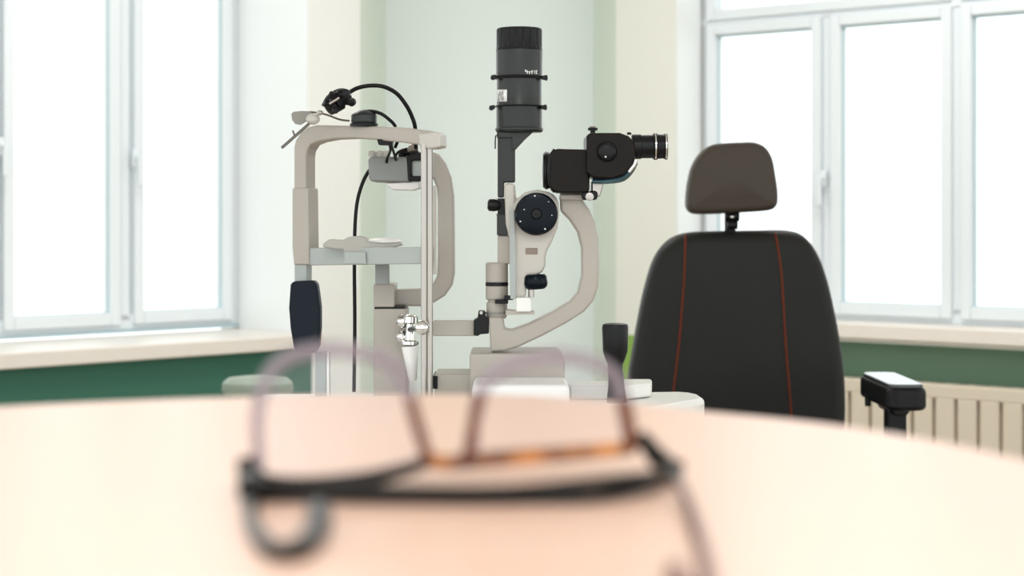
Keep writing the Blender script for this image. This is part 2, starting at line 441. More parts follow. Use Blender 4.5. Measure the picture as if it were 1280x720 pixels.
oB = link('temple', MB().tube(tB, lambda t: .0017), M['brow'], g)
o = link('temple_tip', MB().tube(spline([GT(850, 606, .0060), GT(862, 634, .003), GT(873, 670, .0016), GT(882, 706, .0015), GT(884, 738, .0016), GT(870, 748, .002), GT(850, 734, .0022), GT(843, 714, .0024)], 8), lambda t: .0017+.0010*t), M['rimbrown'], oB)
o['label'] = 'translucent brown temple tip'

# ------------------------------------------------------------------ instrument table
D = 2.6
ITZ = ZC-.2555
it = thing('instrument_table', 'white rounded instrument table carrying the slit lamp', 'table', (-.04, 2.62, 0))
def rrect(x0, x1, y0, y1, r, n=8):
    P = []
    for cx, cy, a0 in ((x1-r, y1-r, 0), (x0+r, y1-r, PI/2), (x0+r, y0+r, PI), (x1-r, y0+r, 1.5*PI)):
        P += [(cx+r*math.cos(a0+PI/2*k/n), cy+r*math.sin(a0+PI/2*k/n)) for k in range(n+1)]
    return P
xr = (880-CX)/F*2.52
def hslab(m, pts, z0, z1): return m.extr([Vector((x, y, z0)) for x, y in pts], (0, 0, z1-z0))
pts = [(-.26, 2.37), (.10, 2.44), (.181, 2.555), (.255, 2.665), (.268, 2.69), (.272, 2.715), (.270, 2.76), (.262, 2.785), (.245, 2.80), (.0, 2.765), (-.33, 2.765), (-.352, 2.76), (-.36, 2.745), (-.36, 2.44), (-.35, 2.40), (-.31, 2.37)]
link('tabletop', hslab(MB(), pts, ITZ-.033, ITZ), M['white'], it, bevel=.009, seg=4)
link('column', MB().box((-.04, 2.63, (ITZ-.033)/2+.03), (.12, .16, ITZ-.1)), M['paleplastic'], it, bevel=.01)
link('base', MB().b2((-.28, 2.40, .03), (.2, 2.86, .07)), M['paleplastic'], it, bevel=.012)
for x in (-.25, .17):
    for y in (2.43, 2.83):
        link('caster', MB().cyl((x-.012, y, .025), (x+.012, y, .025), .025), M['black'], it)

# ------------------------------------------------------------------ slit lamp
sl = thing('slit_lamp', 'beige slit lamp with black light tower and eyepieces on the white instrument table', 'slit lamp', (-.0, 2.62, ITZ)); sl['_z'] = ITZ
bz = MB()
bz.b2((W(590, 0, 2.47).x, 2.46, ITZ), (W(712, 0, 2.47).x, 2.58, W(0, 481, 2.46).z))
link('base_plate', bz, M['white'], sl, bevel=.007, seg=3)
bz = MB().b2((W(712, 0, 2.68).x, 2.67, ITZ), (W(778, 0, 2.68).x, 2.75, W(0, 481.5, 2.68).z))
link('tray', bz, M['paleplastic'], sl, bevel=.003)
link('tray_end', MB().extr([Vector((x, y, ITZ+.001)) for x, y in ((W(779, 0, 2.65).x, 2.65), (W(814, 0, 2.70).x, 2.70), (W(815, 0, 2.77).x, 2.77), (W(779, 0, 2.77).x, 2.77))], (0, 0, .0195)), M['white'], sl, bevel=.004, seg=3)
link('rail_block', MB().pxp([(543, 468), (604, 468), (604, 507), (543, 507)], 2.60, .10), M['cream'], sl, bevel=.002)
link('rail_cap', MB().pxp([(541, 470), (547, 470), (547, 486), (541, 486)], 2.598, .08), M['black'], sl)
link('carriage', MB().pxp([(587, 442), (700, 442), (706, 450), (706, 507), (587, 507)], 2.585, .13), M['cream'], sl, bevel=.003)
# joystick
js = link('joystick', MB().lathe([(0, .010), (.012, .010), (.020, .0135), (.030, .0165), (.062, .0178), (.066, .0165), (.067, .012), (.0675, .002)], W(769, 467, 2.56), (0, 0, 1)), M['black'], sl)
link('joystick_stem', MB().lathe([(0, .014), (.02, .011), (.040, .010)], W(771, 503, 2.56), (-.03, 0, 1)), M['black'], js)
# swinging microscope arm
outer = [(727, 248), (737, 262), (744, 278), (748, 300), (749, 330), (748, 358), (742, 376), (730, 390), (708, 404), (680, 419), (648, 434), (630, 439), (613, 440)]
inner = [(611, 396), (629, 396), (631, 411), (640, 412), (660, 405), (690, 390), (712, 377), (722, 366), (727, 345), (727, 310), (722, 290), (712, 275), (701, 264), (700, 240), (727, 240)]
link('microscope_arm', MB().pxp(outer+inner, 2.60, .034), M['cream'], sl, bevel=.004, seg=3)
# turret column under the light tower
c0 = lambda x, y: W(x, y, 2.62)
def vcyl(m, x0, x1, ys, d=2.62):
    """ys: list of (y, extra radius px)"""
    prof = []; base = W((x0+x1)/2, ys[0][0], d)
    for y, e in ys: prof.append((W(0, y, d).z-base.z, ((x1-x0)/2+e)/F*d))
    return m.lathe(prof, base, (0, 0, 1))
link('pivot', vcyl(MB(), 608, 634, [(398, -2), (394, 0), (378, 0), (377, -2), (375, -2)]), M['cream'], sl)
link('pivot', vcyl(MB(), 607, 635, [(375, -2), (373, 0), (358, 0), (357, -1), (353, -1), (352, 0), (330, 0), (328, -2)]), M['cream'], sl)
link('pivot_band', vcyl(MB(), 607, 635, [(357, .4), (353, .4)]), M['black'], sl)
link('scale_band', vcyl(MB(), 607, 635, [(392, .3), (390, .3)]), M['headgrey'], sl)
link('clamp_screw', MB().box(W(627, 377, 2.605), (.018, .02, .005)).box(W(636, 372, 2.6), (.012, .02, .006)), M['black'], sl, bevel=.001)
# illumination body
body = [(630, 229), (644, 229), (645, 250), (656, 240), (672, 237), (690, 241), (698, 250), (699, 268), (697, 285), (690, 302), (684, 313), (682, 322), (682, 332), (678, 340), (671, 344), (660, 345), (658, 360), (657, 372), (640, 374), (638, 330), (637, 300), (632, 280)]
link('lamp_body', MB().pxp(body, 2.595, .040), M['creamlight'], sl, bevel=.005, seg=3)
link('column', MB().pxp([(622, 294), (640, 294), (640, 330), (622, 330)], 2.61, .03), M['cream'], sl, bevel=.002)
link('body_rail', MB().pxp([(637, 262), (643, 262), (645, 325), (645, 374), (638, 374), (637, 325)], 2.588, .01), M['greyenamel'], sl, bevel=.001)
link('recess_plate', MB().pxp([(657, 310), (672, 310), (672, 318), (657, 318)], 2.5938, .004), M['redmark'], sl, bevel=.0005)
link('prism_block', MB().pxp([(645, 372), (664, 372), (664, 390), (645, 390)], 2.58, .03), M['white'], sl, bevel=.002)
link('prism_plate', MB().pxp([(632, 388), (668, 390), (668, 393), (632, 394)], 2.585, .04), M['cream'], sl)
# dial
dc = W(670.5, 267.5, 2.572)
dial = link('dial', MB().lathe([(0, .002), (0.0005, .020), (.002, .0265), (.005, .0285), (.016, .0292), (.019, .027), (.024, .022)], dc, (0, 1, 0), 64), M['blueknob'], sl)
dm = MB()
for a, rr, L_ in ((0, 0, 2.2), (160, .6, 1.6), (205, .82, 2.2), (95, .84, 2.2), (45, .8, 1.4), (-5, .72, 1.5), (-60, .8, 2.6)):
    a_ = math.radians(a); p = W(670.5+27*rr*math.cos(a_), 267.5-27*rr*math.sin(a_), 2.5715)
    dm.lathe([(-.0006, .0002), (-.0004, .0009*L_/2), (.001, .0009*L_/2)], p, (0, 1, 0), 14)
link('index_mark', dm, M['labelwhite'], dial)
link('dial_hub', MB().lathe([(-.003, .002), (-.0028, .006), (0, .0075), (.002, .0078)], dc, (0, 1, 0)), M['black'], dial)
# blue-black knob
link('slit_knob', MB().lathe([(0, .013), (.003, .0155), (.012, .0165), (.017, .015), (.020, .011), (.0205, .002)], W(669, 343, 2.60)+Vector((0, 0, 0)), (0.05, 0, -1)), M['blueknob'], sl)
link('knob_stem', MB().cyl(W(664, 362, 2.60), W(664, 372, 2.60), .004), M['steel'], sl)
# black stem between tower and body
link('tower_stem', MB().pxp([(622, 166), (644, 166), (644, 228), (630, 228), (630, 247), (622, 247)], 2.605, .03), M['tube'], sl, bevel=.002)
link('tower_stem', MB().pxp([(621, 268), (632, 268), (634, 280), (635, 294), (621, 294)], 2.605, .03), M['tube'], sl, bevel=.001)
link('stem_ring', vcyl(MB(), 620, 634, [(250, 0), (248, 0)], 2.62), M['steel'], sl)
link('stem_ring', vcyl(MB(), 620, 636, [(269.5, 0), (267, 0)], 2.62), M['steel'], sl)
link('stem_core', MB().pxp([(622, 248), (633, 248), (633, 269), (622, 269)], 2.608, .025), M['black'], sl)
link('clamp_knob', MB().lathe([(0, .004), (.004, .007), (.009, .0085), (.016, .008), (.018, .005)], W(626, 257, 2.61), (-1, 0, .05)), M['black'], sl, sharp=30)
# light tower
TX = 649.0; tw = MB()
def tower(ys, n=64, d=2.62):
    base = W(TX, ys[0][0], d); return [(W(0, y, d).z-base.z, r/F*d) for y, r in ys], base
prof, base = tower([(166, 20), (165.5, 28), (163, 30), (161, 30), (159, 28.6), (134, 28.6), (133, 28.8), (131, 28.0), (99, 28.0), (98, 28.8), (95, 28.8), (64, 29.0), (62, 28.6), (61, 28.0)])
tw.lathe(prof, base, (0, 0, 1), 72)
tower_o = link('light_tower', tw, M['tube'], sl, sharp=30)
prof, base = tower([(62, 28.2), (61, 28.6), (38, 28.6), (36, 27.6), (35.2, 25), (34.8, 3)])
cap = MB(); rr = []
nr = 144
for h, r in prof:
    ring = []
    for i in range(nr):
        a = 2*PI*i/nr
        k = 1-.06*(1 if (i % 8) in (0, 1) else 0)*(1 if .002 < h < prof[2][0]+.001 else 0)
        ring.append(base+Vector((math.cos(a)*r*k, math.sin(a)*r*k, h)))
    rr.append(ring)
cap.rings(rr); link('ribbed_cap', cap, M['black'], tower_o, sharp=25)
def torus(y, r, t, d=2.62):
    c = W(TX, y, d); return MB().tube([c+Vector((math.cos(2*PI*k/64)*r/F*d, math.sin(2*PI*k/64)*r/F*d, 0)) for k in range(64)], t, 8, closed=True)
for y, r, tt in ((97, 30.5, .0020), (133, 29.6, .0012), (62.5, 28.8, .0006)):
    link('clamp_ring', torus(y, r, tt), M['black'], tower_o)
for x, y in ((617, 96), (681, 96.5), (615, 134), (680, 133.5)):
    s = 1 if x > 649 else -1
    link('ring_clip', MB().pxp([(x-3*1, y-2), (x+3, y-3), (x+4, y+1), (x+1+2*s, y+4), (x-4, y+2)], 2.60, .012), M['black'], tower_o, bevel=.0006)
# filter label (white, curved on the tube) and ring marks
lb = MB(); n = 6; r_ = 28.25/F*2.62; cc = W(TX, 0, 2.62)
def patch(m, a0, a1, y0, y1, r):
    top_, bot = [], []
    for k in range(n+1):
        a = math.radians(a0+(a1-a0)*k/n); p = Vector((cc.x+math.sin(a)*r, 2.62-math.cos(a)*r, 0))
        top_.append(Vector((p.x, p.y, W(0, y0, 2.62-math.cos(a)*r).z))); bot.append(Vector((p.x, p.y, W(0, y1, 2.62-math.cos(a)*r).z)))
    m.add(top_+bot, [(k, k+1, n+2+k, n+1+k) for k in range(n)])
patch(lb, -78, -33, 112, 127, r_)
o = link('label', lb, M['labelwhite'], tower_o); sd = o.modifiers.new('solid', 'SOLIDIFY'); sd.thickness = .0004
lt = MB()
for a0, a1, y0, y1 in ((-60, -57, 114, 120), (-54, -51, 115, 124), (-48, -45, 113, 119), (-47, -44, 120, 125), (-66, -63, 116, 125)): patch(lt, a0, a1, y0, y1, r_*1.012)
o = link('label_print', lt, M['headgrey'], tower_o); sd = o.modifiers.new('solid', 'SOLIDIFY'); sd.thickness = .0002
lt = MB(); rm = 29.3/F*2.62
for a0, a1, y0, y1 in ((14, 17, 87, 90), (18, 21, 88, 92.5), (23, 29, 89, 90), (24, 27, 90, 93), (31, 37, 88, 89), (31, 34, 89, 92.5), (39, 41, 88, 92), (43, 51, 88, 89.2), (45, 48, 89.2, 91.5), (43, 51, 91.5, 92.5)): patch(lt, a0, a1, y0, y1, rm)
o = link('scale_marks', lt, M['labelwhite'], tower_o); sd = o.modifiers.new('solid', 'SOLIDIFY'); sd.thickness = .0002
link('tower_bracket', MB().pxp([(621, 165), (666, 165), (656, 174), (644, 187), (640, 187), (640, 172), (621, 172)], 2.60, .03), M['tube'], sl, bevel=.001)
link('wire_clip', MB().tube([W(623, 168, 2.6), W(619.5, 170, 2.6), W(619, 178, 2.6), W(619, 186, 2.6)], .0009), M['black'], sl)
# microscope: objective housing, prism box, eyepieces
def rpx(x0, x1, y0, y1, r, n=5): return rrect(x0, x1, y0, y1, r, n)
mic = link('microscope_housing', MB().pxp([(690, 188), (697, 186), (737, 187), (737, 238), (733, 241), (697, 241), (690, 238), (686, 228), (685, 210), (687, 196)], 2.57, .075), M['microscope'], sl, bevel=.024, seg=7)
link('housing_rim', MB().tube(spline([W(693, 187, 2.575), W(688, 196, 2.572), W(686.3, 212, 2.57), W(687.5, 229, 2.572), W(693, 240, 2.575)], 5), .0021), M['black'], mic)
link('objective', MB().lathe([(0, .024), (.006, .026), (.010, .023), (.011, .005)], W(688, 213, 2.607), (-1, 0, 0)), M['black'], mic)
pb = link('prism_box', MB().pxp([(733, 170), (737, 166), (775, 166), (786, 170), (793, 178), (795, 196), (790, 210), (780, 219), (765, 224), (740, 222), (733, 216)], 2.555, .105), M['microscope'], sl, bevel=.007, seg=4)
link('drum_knob', MB().lathe([(-.012, .003), (-.012, .0085), (-.010, .0115), (-.004, .0135), (.004, .0142)], W(758.5, 189.5, 2.556), (0, 1, 0), 48), M['black'], pb)
link('drum_index', MB().ball(W(757, 196, 2.5435), .0013, 8), M['labelwhite'], pb)
link('top_screw', MB().lathe([(0, .0035), (.004, .0035), (.0042, .0065), (.0075, .0068), (.0082, .005)], W(741, 167, 2.6)), M['black'], pb)
link('top_screw_cap', MB().lathe([(0, .0048), (.0015, .004), (.002, .001)], W(741, 159.4, 2.6)), M['steel'], pb)
link('top_stud', MB().lathe([(0, .003), (.003, .003), (.0035, .002)], W(786.5, 168.5, 2.6)), M['black'], pb)
for dy in (0, .062):
    a = Vector((1, 0, .01))
    e = link('eyepiece', MB().lathe([(0, .0165), (.012, .0165), (.0125, .0155), (.028, .0155), (.0285, .0175), (.0335, .0178), (.034, .0165), (.043, .0160), (.0435, .0172), (.047, .0175), (.0475, .012), (.045, .010)], W(790, 183.5, 2.575+dy), a, 40), M['black'], pb, sharp=30)
    for h, r in ((.0312, .0181), (.0452, .0177)):
        c = W(790, 183.5, 2.575+dy)+a.normalized()*h
        link('chrome_band', MB().lathe([(-.0009, r-.002), (-.0008, r), (.0008, r), (.0009, r-.002)], c, a, 40), M['chrome'], e)
link('lever', MB().tube(spline([W(742, 226, 2.57), W(760, 226, 2.565), W(778, 223, 2.56), W(788, 214, 2.56), W(794, 203, 2.56)], 6), .0042, 12, flat=2.2), M['bluemetal'], sl)
link('lever_shoe', MB().tube([W(786, 215, 2.553), W(793, 206, 2.553), W(795, 200, 2.553)], .0028), M['chrome'], sl)
link('mount_bracket', MB().pxp([(740, 226), (756, 226), (750, 246), (740, 246)], 2.575, .04), M['steel'], sl, bevel=.002)
link('mount_clamp', MB().pxp([(727, 240), (745, 238), (748, 242), (746, 250), (728, 250)], 2.572, .03), M['black'], sl, bevel=.003)
link('mount_screw', MB().lathe([(-.002, .003), (-.0015, .0055), (.003, .0055)], W(737, 246, 2.570), (0, 1, 0)), M['steel'], sl)
# cross bar to the headrest with its black clamp
link('cross_bar', MB().pxp([(541, 401), (598, 401), (598, 420), (541, 420)], 2.615, .02), M['cream'], sl, bevel=.0015)
link('bar_clamp', MB().pxp([(592, 400), (597, 398), (598, 389), (606, 389), (607, 396), (611, 398), (611, 417), (600, 418), (598, 420), (592, 419)], 2.606, .035), M['black'], sl, bevel=.001)
link('clamp_pin', MB().cyl(W(601.5, 391, 2.605), W(601.5, 391, 2.60), .0022), M['steel'], sl)
link('arm_stub', MB().pxp([(700, 243), (729, 243), (729, 250), (700, 250)], 2.59, .05), M['cream'], sl, bevel=.002)

# ------------------------------------------------------------------ chin rest frame
hd = lambda px: 2.70-(px-375)/(534-375)*.14
fr = thing('chin_rest_frame', 'upright beige head and chin rest frame with dark grip on the instrument table', 'chin rest', (-.2, 2.64, ITZ)); fr['_z'] = ITZ
fo = (.012, .024, 0)
link('post_sleeve', MB().pxp([(365, 235), (385, 235), (386, 308), (386, 331), (367, 331), (365, 308)], lambda x: hd(x)-.004, 0, (.012, .026, 0)), M['cream'], fr, bevel=.002)
link('lower_post', MB().pxp([(368, 330), (383, 330), (383, 354), (368, 354)], hd, 0, (.006, .018, 0)), M['greyenamel'], fr, bevel=.001)
bar = [(367, 238), (367, 184), (369, 175), (375, 166), (384, 159), (396, 156), (440, 157), (500, 159), (530, 163), (540, 166), (541, 182), (528, 182), (522, 181), (500, 178), (470, 175), (440, 173), (415, 174), (398, 177), (388, 181), (383, 189), (382, 197), (382, 238)]
link('forehead_bar', MB().pxp(bar, hd, 0, fo), M['cream'], fr, bevel=.003, seg=3)
o = link('bar_joint', MB().pxp([(522, 167), (545, 165), (550, 168), (551, 184), (541, 186), (524, 186)], lambda x: hd(x)-.005, 0, (.008, .028, 0)), M['creamlight'], fr, bevel=.003)
link('side_knob', MB().lathe([(0, .004), (.001, .0085), (.005, .009), (.006, .006)], W(548, 176, 2.57), (1, 0, .02)), M['steel'], fr)
link('side_knob_face', MB().lathe([(0, .006), (.001, .004)], W(553.3, 176, 2.57), (1, 0, .02)), M['black'], fr)
p0 = W(530, 180, 2.56); zb = ITZ
link('polished_post', MB().cyl((p0.x, 2.56, zb), (p0.x, 2.56, p0.z), .0042).cyl((W(537, 0, 2.562).x, 2.562, zb), (W(537, 0, 2.562).x, 2.562, p0.z), .0044).b2((W(527.5, 0, 2.57).x, 2.566, zb), (W(540, 0, 2.57).x, 2.572, p0.z)), M['steel'], fr)
link('white_rod', MB().cyl(W(543, 232, 2.60), W(543, 343, 2.60), .0028), M['creamlight'], fr)
link('chin_bar', MB().pxp([(368, 310), (528, 309), (528, 330), (368, 332)], hd, 0, (.008, .018, 0)), M['greyenamel'], fr, bevel=.0015)
# chin cup: shaped saddle with a raised bright back lobe
cu = MB().pxp([(403, 309), (404, 304), (411, 299), (420, 300), (428, 300), (436, 296), (447, 295), (456, 297), (460, 303), (480, 305), (500, 304), (502, 307), (490, 310), (456, 311), (456, 317), (430, 317), (429, 312), (416, 311)], 2.63, .055)
link('chin_cup', cu, M['cupgrey'], fr, bevel=.003, seg=3)
link('chin_pad', MB().ball(W(480, 302, 2.665), .025, 24, (1.0, .9, .22)), M['white'], fr)
link('cup_holder', MB().pxp([(430, 315), (457, 315), (458, 330), (430, 330)], 2.622, .03), M['greyenamel'], fr, bevel=.001)
link('height_stem', MB().pxp([(469, 328), (486, 328), (486, 356), (469, 356)], 2.645, .02), M['headgrey'], fr, bevel=.001)
grip = [(363, 356), (366, 352), (392, 351), (396, 355), (398, 368), (400, 385), (400, 410), (398, 434), (394, 441), (372, 442), (367, 434), (363, 410), (361, 385)]
link('hand_grip', MB().pxp(grip, 2.66, .032), M['navy'], fr, bevel=.007, seg=4)
link('support_strut', MB().b2((W(394, 0, 2.68).x, 2.68, ITZ), (W(408, 0, 2.68).x, 2.70, W(0, 440, 2.68).z)), M['greyenamel'], fr, bevel=.001)
link('strut_highlight', MB().b2((W(408.5, 0, 2.68).x, 2.678, ITZ), (W(411.5, 0, 2.68).x, 2.70, W(0, 440, 2.68).z)), M['white'], fr)  # white strip standing in for the highlight along the strut
link('base_plate', MB().b2((W(362, 0, 2.7).x, 2.53, ITZ), (W(548, 0, 2.6).x, 2.685, ITZ+.004)), M['white'], fr, bevel=.002)

# ------------------------------------------------------------------ keratometer on its C-shaped arm
ke = thing('keratometer', 'grey boxed measuring head on a beige C-shaped arm beside the chin rest', 'measuring instrument', (-.16, 2.73, ITZ)); ke['_z'] = ITZ
arm = [(541, 190), (549, 193), (557, 204), (564, 222), (567.5, 245), (568, 300), (568, 342), (565, 357), (556, 370), (543, 378), (530, 383), (492, 383), (492, 362), (530, 361), (540, 357), (546, 345), (547, 320), (547, 250), (546, 235), (541, 222), (526, 214), (526, 193)]
link('curved_arm', MB().pxp(arm, 2.72, .035), M['cream'], ke, bevel=.004, seg=3)
link('arm_block', MB().pxp([(467, 355), (493, 355), (493, 384), (467, 384)], 2.69, .07), M['cream'], ke, bevel=.002)
link('column', MB().pxp([(467, 386), (508, 386), (508, 507), (467, 507)], 2.69, .07), M['cream'], ke, bevel=.002)
link('column_gap', MB().pxp([(468, 383), (506, 383), (506, 387), (468, 387)], 2.693, .06), M['black'], ke)
hs = link('head_housing', MB().pxp([(460, 200), (463, 195), (512, 196), (512, 228), (463, 227), (461, 222)], 2.685, .08), M['headgrey'], ke, bevel=.004, seg=3)
link('head_end', MB().pxp([(514, 200), (529, 200), (529, 222), (514, 222)], 2.69, .07), M['greyenamel'], ke, bevel=.003)
link('head_band', MB().pxp([(508, 194), (528, 190), (528, 200), (514, 201), (514, 220), (528, 220), (528, 226), (510, 226)], 2.683, .07), M['black'], ke, bevel=.002)
link('head_plate', MB().pxp([(480, 229), (524, 227), (524, 235), (516, 238), (490, 237)], 2.69, .06), M['paleplastic'], ke, bevel=.002)
kn = MB()
for x in (465, 475, 483): kn.lathe([(0, .0055), (.006, .0055), (.0085, .004), (.009, .001)], W(x, 196, 2.71))
link('adjustment_screw', kn, M['creamlight'], ke)
link('sensor_clump', MB().ball(W(509, 190, 2.70), .010, 12, (1.2, 1, .6)).ball(W(518, 193, 2.70), .008, 12, (1.3, 1, .7)).ball(W(503, 194, 2.70), .006, 12), M['black'], ke)
link('sensor_ring', MB().lathe([(0, .004), (0, .0075), (.004, .0075), (.004, .004)], W(516, 187, 2.688), (0, 1, .5)), M['steel'], ke)
link('lead', MB().tube(spline([W(486, 178, 2.62), W(488, 188, 2.65), W(484, 198, 2.68), W(483, 204, 2.682)], 6), .0018).tube(spline([W(488, 178, 2.62), W(492, 190, 2.65), W(495, 200, 2.683)], 6), .0018).tube(spline([W(493, 198, 2.683), W(498, 190, 2.68), W(508, 186, 2.69)], 6), .0018), M['cable'], ke)
# cluster of chrome knobs and white tapered tube on the column
kb = MB(); kb.ball(W(527.5, 409.5, 2.545), .0098, 24)
link('chrome_ball', kb, M['chrome'], ke)
link('chrome_ball', MB().ball(W(503.5, 402, 2.67), .0100, 24), M['chrome'], ke)
link('chrome_ball', MB().ball(W(502, 421, 2.67), .0085, 24, (1, 1, 1.1)), M['chrome'], ke)
link('knob_hub', MB().lathe([(0, .008), (.002, .0125), (.006, .0125), (.008, .007), (.030, .006), (.032, .010), (.040, .010), (.043, .006)], W(512, 432, 2.66), (0.04, 0, 1)), M['chrome'], ke)
link('knob_arm', MB().tube([W(527, 409, 2.55), W(512, 412, 2.66), W(502, 421, 2.67)], .0038).tube([W(503, 402, 2.67), W(512, 410, 2.66)], .004), M['tube'], ke)
link('tapered_sleeve', MB().lathe([(0, .0045), (.004, .006), (.046, .0118), (.048, .011)], W(516, 476, 2.655), (-.08, 0, 1)), M['white'], ke)

# ------------------------------------------------------------------ fixation lamp clipped on the forehead bar
fl = thing('fixation_lamp', 'black fixation lamp with silver rod and spoon plate on the forehead bar', 'lamp', tuple(W(455, 157, 2.63)))
link('swivel_base', MB().lathe([(0, .0195), (.003, .0195), (.004, .0175), (.016, .0170), (.0185, .013), (.022, .006), (.0225, .001)], W(455, 157.5, 2.64)), M['black'], fl)
link('swivel_band', MB().lathe([(0, .0172), (.0004, .0178), (.009, .0178), (.0094, .0172)], W(455, 152.5, 2.64)), M['tube'], fl)
link('shade_plate', MB().tube(spline([W(437, 151, 2.64), W(425, 149.5, 2.64), W(410, 144, 2.645), W(398, 141, 2.65), W(388, 140, 2.655)], 6), .0014, 10, flat=2), M['darksteel'], fl)
link('spoon', MB().pxp([(364, 142), (367, 139.5), (378, 138.5), (394, 139.5), (388, 146), (383, 152), (376, 156), (369, 155), (365, 150)], 2.652, .003), M['spoongrey'], fl, bevel=.001)
link('rod', MB().cyl(W(352.5, 184.5, 2.60), W(386, 155, 2.625), .0021, n=14).cyl(W(366, 163, 2.608), W(369, 172, 2.612), .0012, n=10), M['darksteel'], fl)
link('rod_ball', MB().ball(W(391, 149, 2.63), .0075, 16, (1.3, 1, 1)).ball(W(399, 141, 2.63), .004, 12), M['creamlight'], fl)
ax = (W(442, 112, 2.64)-W(407, 136, 2.62)).normalized()
cl_ = MB().lathe([(0, .003), (.002, .010), (.008, .011), (.009, .008), (.012, .008), (.013, .012), (.022, .0125), (.024, .009), (.027, .0095), (.030, .012), (.036, .011), (.039, .006)], W(409, 137, 2.62), ax, 14)
link('lamp_head', cl_, M['black'], fl, sharp=25)
for k, (x, y, dd, rr_) in enumerate(((414, 121, 2.60, .005), (408, 131, 2.605, .0045), (419, 139, 2.60, .0045), (433, 117, 2.60, .0055), (441, 127, 2.61, .0055), (424, 116, 2.605, .004))):
    link('lamp_screw', MB().lathe([(0, rr_*.7), (.001, rr_), (.006, rr_), (.007, rr_*.6)], W(x, y, dd), (.5-.17*k, -.6, .8-.25*k), 14), M['black'], fl)
link('lamp_clip', MB().tube(spline([W(404, 133, 2.61), W(410, 122, 2.61), W(420, 114.5, 2.61), W(429, 113, 2.61), (W(436, 116, 2.615))], 5), .0030, 8), M['tube'], fl)
link('lamp_screw', MB().cyl(W(412, 130, 2.6), W(424, 122, 2.6), .0022, n=12).ball(W(401, 141, 2.615), .003, 10), M['steel'], fl)
link('lead', MB().tube(spline([W(434, 117, 2.63), W(447, 110, 2.63), W(463, 107, 2.63), W(480, 108.5, 2.63), (W(496, 117, 2.635)), W(508, 132, 2.64), W(515, 146, 2.645), W(519, 160, 2.65), W(520, 185, 2.68)], 8), .0029), M['cable'], fl)
link('lead', MB().tube(spline([W(452, 140, 2.64), W(464, 139, 2.64), W(476, 142, 2.64), W(486, 149, 2.64), W(494, 158, 2.645), W(497, 174, 2.655), W(494, 184, 2.665)], 8), .0024), M['cable'], fl)
link('lead_block', MB().pxp([(471, 174), (491, 174), (490, 181), (473, 181)], 2.61, .03), M['black'], fl, bevel=.001)

pc = link('power_cable', MB().tube(spline([W(472, 205, 2.70), W(461, 214, 2.70), W(452, 232, 2.70), W(446, 256, 2.70), W(443.5, 290, 2.70), W(443, 340, 2.70), W(443.5, 400, 2.70), W(443, 450, 2.70), W(442.5, 490, 2.70)], 8), .0026), M['cable'])
pc['label'] = 'thin black cable hanging from the grey head down behind the chin bar'; pc['category'] = 'cable'

# ------------------------------------------------------------------ examination chair
CD = 4.2
ch = thing('examination_chair', 'dark leatherette chair with headrest and orange seams beside the right window', 'chair', (.5, 4.1, 0))
def xz(pts, d): return [(W(x, y, d).x, W(x, y, d).z) for x, y in pts]
bk = [(783, 520), (786, 478), (792, 440), (799, 400), (808, 358), (820, 322), (838, 300), (862, 291), (900, 289), (950, 288), (985, 288), (1006, 295), (1023, 316), (1036, 350), (1047, 398), (1054, 440), (1058, 480), (1058, 530), (1050, 575), (1020, 600), (820, 600), (790, 570)]
bk = [(p.x, p.y) for p in [Vector((x, y)) for x, y in bk]]
sp = [(p.x, p.z) for p in spline([Vector((x, 0, y)) for x, y in bk], 6, closed=True)]
back = MB().cushion(xz(sp, CD), CD-.01, CD+.10, .034, crown=.012)
bo = link('backrest', back, M['leather'], ch, sharp=60)
from mathutils.bvhtree import BVHTree
bvh = BVHTree.FromPolygons(back.v, back.f)
for pts in ([(857, 294), (855.5, 320), (854, 354), (848, 427), (841, 488), (836, 540)], [(969, 292), (973, 320), (976, 349), (980.5, 427), (987, 510), (990, 560)]):
    path = []
    for v in spline([Vector((a, 0, b)) for a, b in pts], 10):
        p = W(v.x, v.z, CD); hit = bvh.ray_cast(Vector((p.x, CD-1, p.z)), Vector((0, 1, 0)))[0]
        if hit: path.append(hit+Vector((0, -.0004, 0)))
    o = link('piping', MB().tube(path, .0028, 10), M['piping'], bo)
    o['label'] = 'orange piped seam'
hr = [(858, 250), (860, 230), (865, 209), (875, 192), (888, 182), (905, 179), (925, 178), (941, 178), (955, 184), (964, 198), (968, 218), (971, 240), (970, 256), (960, 262), (930, 264.5), (890, 266.5), (866, 266), (859, 260)]
sp = [(p.x, p.z) for p in spline([Vector((x, 0, y)) for x, y in hr], 6, closed=True)]
link('headrest', MB().cushion(xz(sp, CD), CD-.03, CD+.05, .016, crown=.010), M['leatherbrown'], ch, sharp=60)
link('headrest_back_shell', MB().cushion([(x*1.003, z-.002) for x, z in xz(sp, CD+.03)], CD+.03, CD+.062, .012), M['black'], ch, sharp=60)
link('headrest_post', MB().b2((W(908, 0, CD).x, CD+.02, W(0, 310, CD).z), (W(921, 0, CD).x, CD+.045, W(0, 258, CD).z)), M['black'], ch, bevel=.003)
link('post_joint', MB().cyl(W(906, 270, CD+.01), W(924, 270, CD+.01), .012).cyl(W(909, 281, CD+.01), W(922, 281, CD+.01), .010), M['black'], ch, bevel=.002)
link('joint_screw', MB().ball(W(915, 271, CD-.003), .005, 12), M['chrome'], ch)
